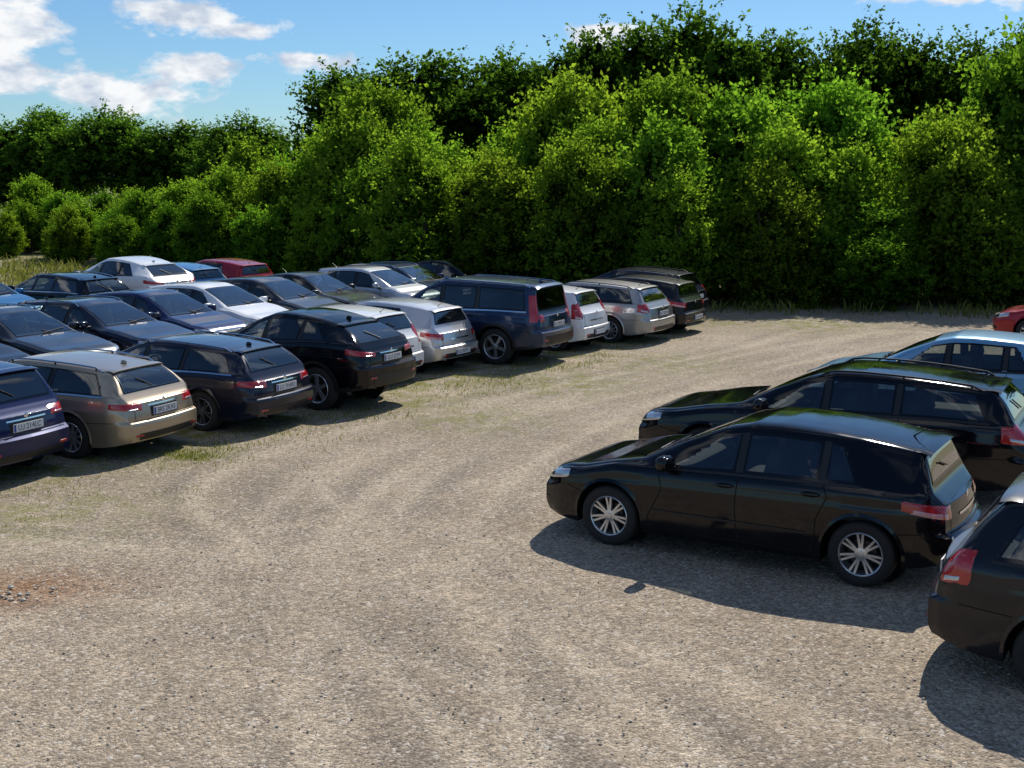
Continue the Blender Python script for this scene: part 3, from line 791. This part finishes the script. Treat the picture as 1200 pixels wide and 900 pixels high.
def unit(v): return v / (np.linalg.norm(v, axis=-1, keepdims=True) + 1e-9)
def make_tree(name, seed, H, R, nsh, base=.06, leafL=.19, spire=.9, lobes=22, m=20):
    r = np.random.RandomState(seed)
    C = []; LR = []
    for i in range(lobes):
        f = (i + .5) / lobes; zz = base + (.88 - base) * f
        prof = (math.sin(math.pi * min(1, (zz * .80 + .20))) ** .7)
        a = i * 2.4 + r.rand() * .9; rad = R * prof * (.30 + .60 * r.rand())
        if i > lobes - 3: rad *= .35
        lr = R * (.20 + .22 * r.rand()) * (1 - .25 * f)
        C.append((rad * math.cos(a), rad * math.sin(a), H * zz)); LR.append(lr)
    C = np.array(C); LR = np.array(LR)
    pr = LR ** 2 / np.sum(LR ** 2); li = r.choice(lobes, nsh, p=pr)
    nn = unit(r.randn(nsh, 3) + np.array([0, 0, .3]))
    P = C[li] + nn * (LR[li] * (.6 + .43 * r.rand(nsh)))[:, None] * np.array([1, 1, 1.1])
    P[:, 2] = np.maximum(P[:, 2], .15)
    d = unit(nn * .9 + np.array([0, 0, .75 * spire]) + r.randn(nsh, 3) * .35)
    ln = (.35 + .85 * r.rand(nsh) ** 1.5) * (.7 + .5 * P[:, 2] / H)
    s = r.rand(nsh, m)
    pos = P[:, None] + d[:, None] * (ln[:, None] * s)[..., None] + r.randn(nsh, m, 3) * (.13 * (1.15 - s * .8))[..., None]
    ax = unit(d[:, None] * .5 + r.randn(nsh, m, 3) * .8 + np.array([0, 0, -.15]))
    nr = unit(r.randn(nsh, m, 3) * .7 + np.array([0, 0, .9]) + nn[:, None] * .5)
    sd = unit(np.cross(ax, nr)); Lf = leafL * (1.15 - .45 * s) * (.65 + .7 * r.rand(nsh, m))
    shoot_t = r.rand(nsh)
    tint = np.clip(.2 + .55 * s + .45 * (shoot_t[:, None] - .45) + r.randn(nsh, m) * .12 + .25 * (P[:, 2:3] / H - .5), 0, 1)
    pos = pos.reshape(-1, 3); ax = ax.reshape(-1, 3); sd = sd.reshape(-1, 3); nr = nr.reshape(-1, 3); Lf = Lf.reshape(-1, 1); tint = tint.ravel()
    no = len(pos)
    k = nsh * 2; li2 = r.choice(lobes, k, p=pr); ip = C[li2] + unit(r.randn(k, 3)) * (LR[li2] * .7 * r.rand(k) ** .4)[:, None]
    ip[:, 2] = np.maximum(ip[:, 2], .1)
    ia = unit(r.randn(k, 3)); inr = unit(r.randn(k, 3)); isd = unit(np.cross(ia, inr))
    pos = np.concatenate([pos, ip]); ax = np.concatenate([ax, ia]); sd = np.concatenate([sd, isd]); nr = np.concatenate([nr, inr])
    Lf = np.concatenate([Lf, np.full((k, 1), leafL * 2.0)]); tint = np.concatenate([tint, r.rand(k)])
    wv = .33
    V = np.stack([pos, pos + ax * Lf * .45 + sd * Lf * wv - nr * Lf * .08, pos + ax * Lf, pos + ax * Lf * .45 - sd * Lf * wv - nr * Lf * .08], 1).reshape(-1, 3)
    nl = len(pos); F = np.arange(nl * 4).reshape(-1, 4); T = np.repeat(tint, 4)
    tb = MB(); stems = 3
    for q in range(stems):
        a = q * 2.1 + r.rand(); p = Vector((.25 * math.cos(a), .25 * math.sin(a), -.1)); pts = [p.copy()]; top = H * (.6 + .25 * r.rand())
        dr = Vector((math.cos(a) * R * .25, math.sin(a) * R * .25, top))
        for i in range(1, 8): pts.append(p + dr * (i / 7) + Vector((r.randn() * .08, r.randn() * .08, 0)))
        tb.tube(pts, [.13 * (1 - i / 8.5) for i in range(8)], 1, 7)
    for i in range(lobes):
        c = Vector(C[i]); z0 = max(.2, c.z * .6)
        tb.tube([Vector((c.x * .12, c.y * .12, z0)), Vector((c.x * .5, c.y * .5, (z0 + c.z) / 2 + .05)), c], [.05, .035, .012], 1, 5)
    tv = np.array(tb.v); tf = np.array(tb.f) + len(V)
    V = np.concatenate([V, tv]); F2 = np.concatenate([F, tf]); T = np.concatenate([T, np.zeros(len(tv))])
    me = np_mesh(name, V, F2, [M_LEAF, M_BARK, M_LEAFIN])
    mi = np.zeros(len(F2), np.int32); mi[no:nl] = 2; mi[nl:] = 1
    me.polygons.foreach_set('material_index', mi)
    a_ = me.attributes.new('tint', 'FLOAT', 'POINT'); a_.data.foreach_set('value', T.astype(np.float32))
    return me
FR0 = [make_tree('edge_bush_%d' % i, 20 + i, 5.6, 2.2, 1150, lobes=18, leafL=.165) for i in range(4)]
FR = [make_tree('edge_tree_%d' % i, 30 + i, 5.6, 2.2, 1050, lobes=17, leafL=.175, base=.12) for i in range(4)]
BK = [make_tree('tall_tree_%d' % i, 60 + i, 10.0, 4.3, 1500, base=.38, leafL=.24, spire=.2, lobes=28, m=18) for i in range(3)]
rr = random.Random(11)
def tree(me, x, y, s, colr, name='broadleaf_tree', parent=None, sz=None):
    o = bpy.data.objects.new(name, me); link(o); o.location = (x, y, 0); o.rotation_euler = (0, 0, rr.random() * 6.28)
    o.scale = (s * rr.uniform(.92, 1.1), s * rr.uniform(.92, 1.1), (sz or s)); o.color = (*colr, 1)
    if parent: o.parent = parent
    return o
def line(pts, step):
    out = []
    for (x0, y0), (x1, y1) in zip(pts[:-1], pts[1:]):
        n = max(1, int(round(math.hypot(x1 - x0, y1 - y0) / step)))
        out += [(x0 + (x1 - x0) * i / n, y0 + (y1 - y0) * i / n) for i in range(n)]
    return out
FL = [(20, 35.5), (14, 37.0), (5, 38.2), (-3, 43.5), (-10, 48.5), (-18, 55), (-28, 64)]
def leftf(x): return 1.0 if x > -5 else max(.5, 1.0 - .5 * (-5 - x) / 13)
for tier, (off, step, hs, g0, g1, jit) in enumerate(((-.3, 2.8, (.50, .86), .72, 1.1, .6), (2.3, 2.8, (.80, 1.10), .75, 1.25, .7), (5.0, 3.0, (.95, 1.38), .75, 1.2, .8))):
    for i, (x_, y_) in enumerate(line([(a, b_ + off) for a, b_ in FL], step)):
        s = leftf(x_); g_ = rr.uniform(g0, g1); h_ = rr.uniform(*hs)
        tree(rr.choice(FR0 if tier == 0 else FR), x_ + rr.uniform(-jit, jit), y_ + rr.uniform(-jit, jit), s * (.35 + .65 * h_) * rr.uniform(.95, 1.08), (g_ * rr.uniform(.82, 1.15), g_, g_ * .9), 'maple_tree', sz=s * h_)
far = bpy.data.objects.new('distant_trees', None); link(far)
for i, (x_, y_) in enumerate(line([(31, 53), (24, 55), (12, 58), (0, 60), (-8, 61), (-13, 65)], 4.4)):
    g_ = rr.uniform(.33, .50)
    u = (x_ * 1428 / y_) + 600
    s = 1.02
    if 560 < u < 740: s = .91
    if 430 < u <= 560: s = 1.03
    if u < 430: s = .90
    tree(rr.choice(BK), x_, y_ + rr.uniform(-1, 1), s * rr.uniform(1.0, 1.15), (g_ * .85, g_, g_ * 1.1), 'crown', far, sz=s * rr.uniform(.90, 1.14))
for i, (x_, y_) in enumerate(line([(-16, 76), (-26, 82), (-36, 84), (-46, 88)], 4.8)):
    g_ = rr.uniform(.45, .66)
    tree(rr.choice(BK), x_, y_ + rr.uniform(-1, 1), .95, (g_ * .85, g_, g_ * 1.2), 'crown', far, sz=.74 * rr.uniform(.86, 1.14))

def grass(name, spots, seed, hmin, hmax):
    r = np.random.RandomState(seed); Vs = []
    for cx_, cy_, rad, n_ in spots:
        px = cx_ + r.randn(n_) * rad * .5; py = cy_ + r.randn(n_) * rad * .5
        h = hmin + (hmax - hmin) * r.rand(n_); a = r.rand(n_) * 6.28; w_ = h * .05 + .003
        lx = r.randn(n_) * h * .35; ly = r.randn(n_) * h * .35
        dx, dy = np.cos(a) * w_, np.sin(a) * w_
        Vs.append(np.stack([np.stack([px - dx, py - dy, 0 * h], 1), np.stack([px + dx, py + dy, 0 * h], 1), np.stack([px + lx * .4 + dx * .6, py + ly * .4 + dy * .6, h * .6], 1), np.stack([px + lx, py + ly, h], 1)], 1))
    V = np.concatenate(Vs); n_ = len(V); V = V.reshape(-1, 3)
    me = np_mesh(name, V, np.arange(n_ * 4).reshape(-1, 4), [M_GRASS])
    a_ = me.attributes.new('tint', 'FLOAT', 'POINT'); a_.data.foreach_set('value', np.repeat(r.rand(n_), 4).astype(np.float32))
    o = bpy.data.objects.new(name, me); link(o); o.color = (1, 1, 1, 1); return o
spots = [(-4.75, 17.3, .5, 700), (-4.45, 17.1, .35, 350)]
for i in range(170):
    f = rr.random(); spots.append((-6.2 + 10.5 * f + rr.gauss(0, .6), 14.8 + 16.5 * f + rr.gauss(0, .6), .4, 45))
grass('grass_tufts', spots, 4, .015, .065)
sp = []
for (x_, y_) in line([(20, 34.2), (14, 35.6), (5, 36.4), (-3, 41), (-10, 46), (-18, 52), (-28, 61)], .9):
    sp.append((x_ + rr.gauss(0, .5), y_ + rr.gauss(0, .45), 1.1, int(rr.uniform(20, 90))))
for i in range(50): sp.append((-18 + rr.gauss(0, 4), 48 + rr.gauss(0, 2), 1.0, 90))
grass('tall_grass', sp, 5, .08, .42)

# ------------------------------------------------------------------ sky, sun, camera
az, el = math.atan2(.38, .93), math.radians(45)
w = bpy.data.worlds.new('World'); scene.world = w; w.use_nodes = True
nt = w.node_tree; N = nt.nodes; L = nt.links; N.clear()
out = N.new('ShaderNodeOutputWorld'); bg = N.new('ShaderNodeBackground'); bg.inputs[1].default_value = .095
sky = N.new('ShaderNodeTexSky'); sky.sky_type = 'NISHITA'; sky.sun_disc = False; sky.sun_elevation = el; sky.sun_rotation = az
sky.air_density = 1.0; sky.dust_density = .2; sky.ozone_density = 3.0
tc = N.new('ShaderNodeTexCoord')
def noise(sc, det, rough, vec):
    n = N.new('ShaderNodeTexNoise'); n.inputs['Scale'].default_value = sc; n.inputs['Detail'].default_value = det; n.inputs['Roughness'].default_value = rough; L.new(vec, n.inputs['Vector']); return n.outputs['Fac']
st = N.new('ShaderNodeVectorMath'); st.operation = 'MULTIPLY'; st.inputs[1].default_value = (1, 1, 2.0); L.new(tc.outputs['Generated'], st.inputs[0])
nz = noise(19, 6, .62, st.outputs[0]); nz2 = noise(34, 3, .6, st.outputs[0])
groups = [(-.40, .136, .085, .022), (-.375, .095, .05, .030), (-.385, .072, .075, .022), (-.30, .062, .08, .022), (-.245, .118, .06, .020), (-.25, .078, .05, .016), (-.205, .108, .03, .012), (-.16, .088, .045, .012), (.078, .103, .045, .013), (.34, .137, .10, .016), (.20, .144, .06, .008)]
acc = None
for a_, e_, wa, we in groups:
    c_ = Vector((math.sin(a_) * math.cos(e_), math.cos(a_) * math.cos(e_), math.sin(e_)))
    s_ = N.new('ShaderNodeVectorMath'); s_.operation = 'SUBTRACT'; s_.inputs[1].default_value = c_; L.new(tc.outputs['Generated'], s_.inputs[0])
    m_ = N.new('ShaderNodeVectorMath'); m_.operation = 'MULTIPLY'; m_.inputs[1].default_value = (1 / wa, 1 / wa, 1 / we); L.new(s_.outputs[0], m_.inputs[0])
    l_ = N.new('ShaderNodeVectorMath'); l_.operation = 'LENGTH'; L.new(m_.outputs[0], l_.inputs[0])
    v_ = mth('SUBTRACT', 1.0, l_.outputs['Value'])
    acc = v_ if acc is None else mth('MAXIMUM', acc, v_)
acc = mth('MAXIMUM', acc, -.6)
mask = mapr(mth('ADD', mth('MULTIPLY', acc, .9), mth('MULTIPLY', mth('SUBTRACT', nz, .5), 2.6)), .10, .46, 0, 1)
sp_ = N.new('ShaderNodeSeparateXYZ'); L.new(tc.outputs['Generated'], sp_.inputs[0])
n3 = noise(3.2, 4, .6, st.outputs[0])
refl_clouds = mth('MULTIPLY', mapr(n3, .54, .62, 0, .9), mapr(sp_.outputs['Z'], .18, .28, 0, 1))  # clouds above the view, added only for the car bodies to reflect
mask = mth('MAXIMUM', mask, refl_clouds)
ccol = mixc(mapr(nz2, .35, .62, 0, 1), (5.6, 6.5, 7.9), (9.9, 10.1, 10.3))
skyc = mixc(1.0, sky.outputs[0], (.59, .83, 1.05), 'MULTIPLY')
L.new(mixc(mask, skyc, ccol), bg.inputs[0]); L.new(bg.outputs[0], out.inputs[0])
sun = bpy.data.lights.new('sun', 'SUN'); sun.energy = 5.0; sun.angle = math.radians(.5); sun.color = (1, .94, .84)
so = link(bpy.data.objects.new('sun', sun))
S = Vector((math.sin(az) * math.cos(el), math.cos(az) * math.cos(el), math.sin(el)))
so.rotation_euler = (-S).to_track_quat('-Z', 'Y').to_euler(); so.location = (20, 40, 40)
cam = bpy.data.cameras.new('camera'); cam.lens = 43.5; cam.sensor_width = 36; cam.clip_end = 2000
co = link(bpy.data.objects.new('camera', cam)); co.location = (0, 0, 3.95); co.rotation_euler = (math.radians(90 - 9.59), 0, 0)
scene.camera = co
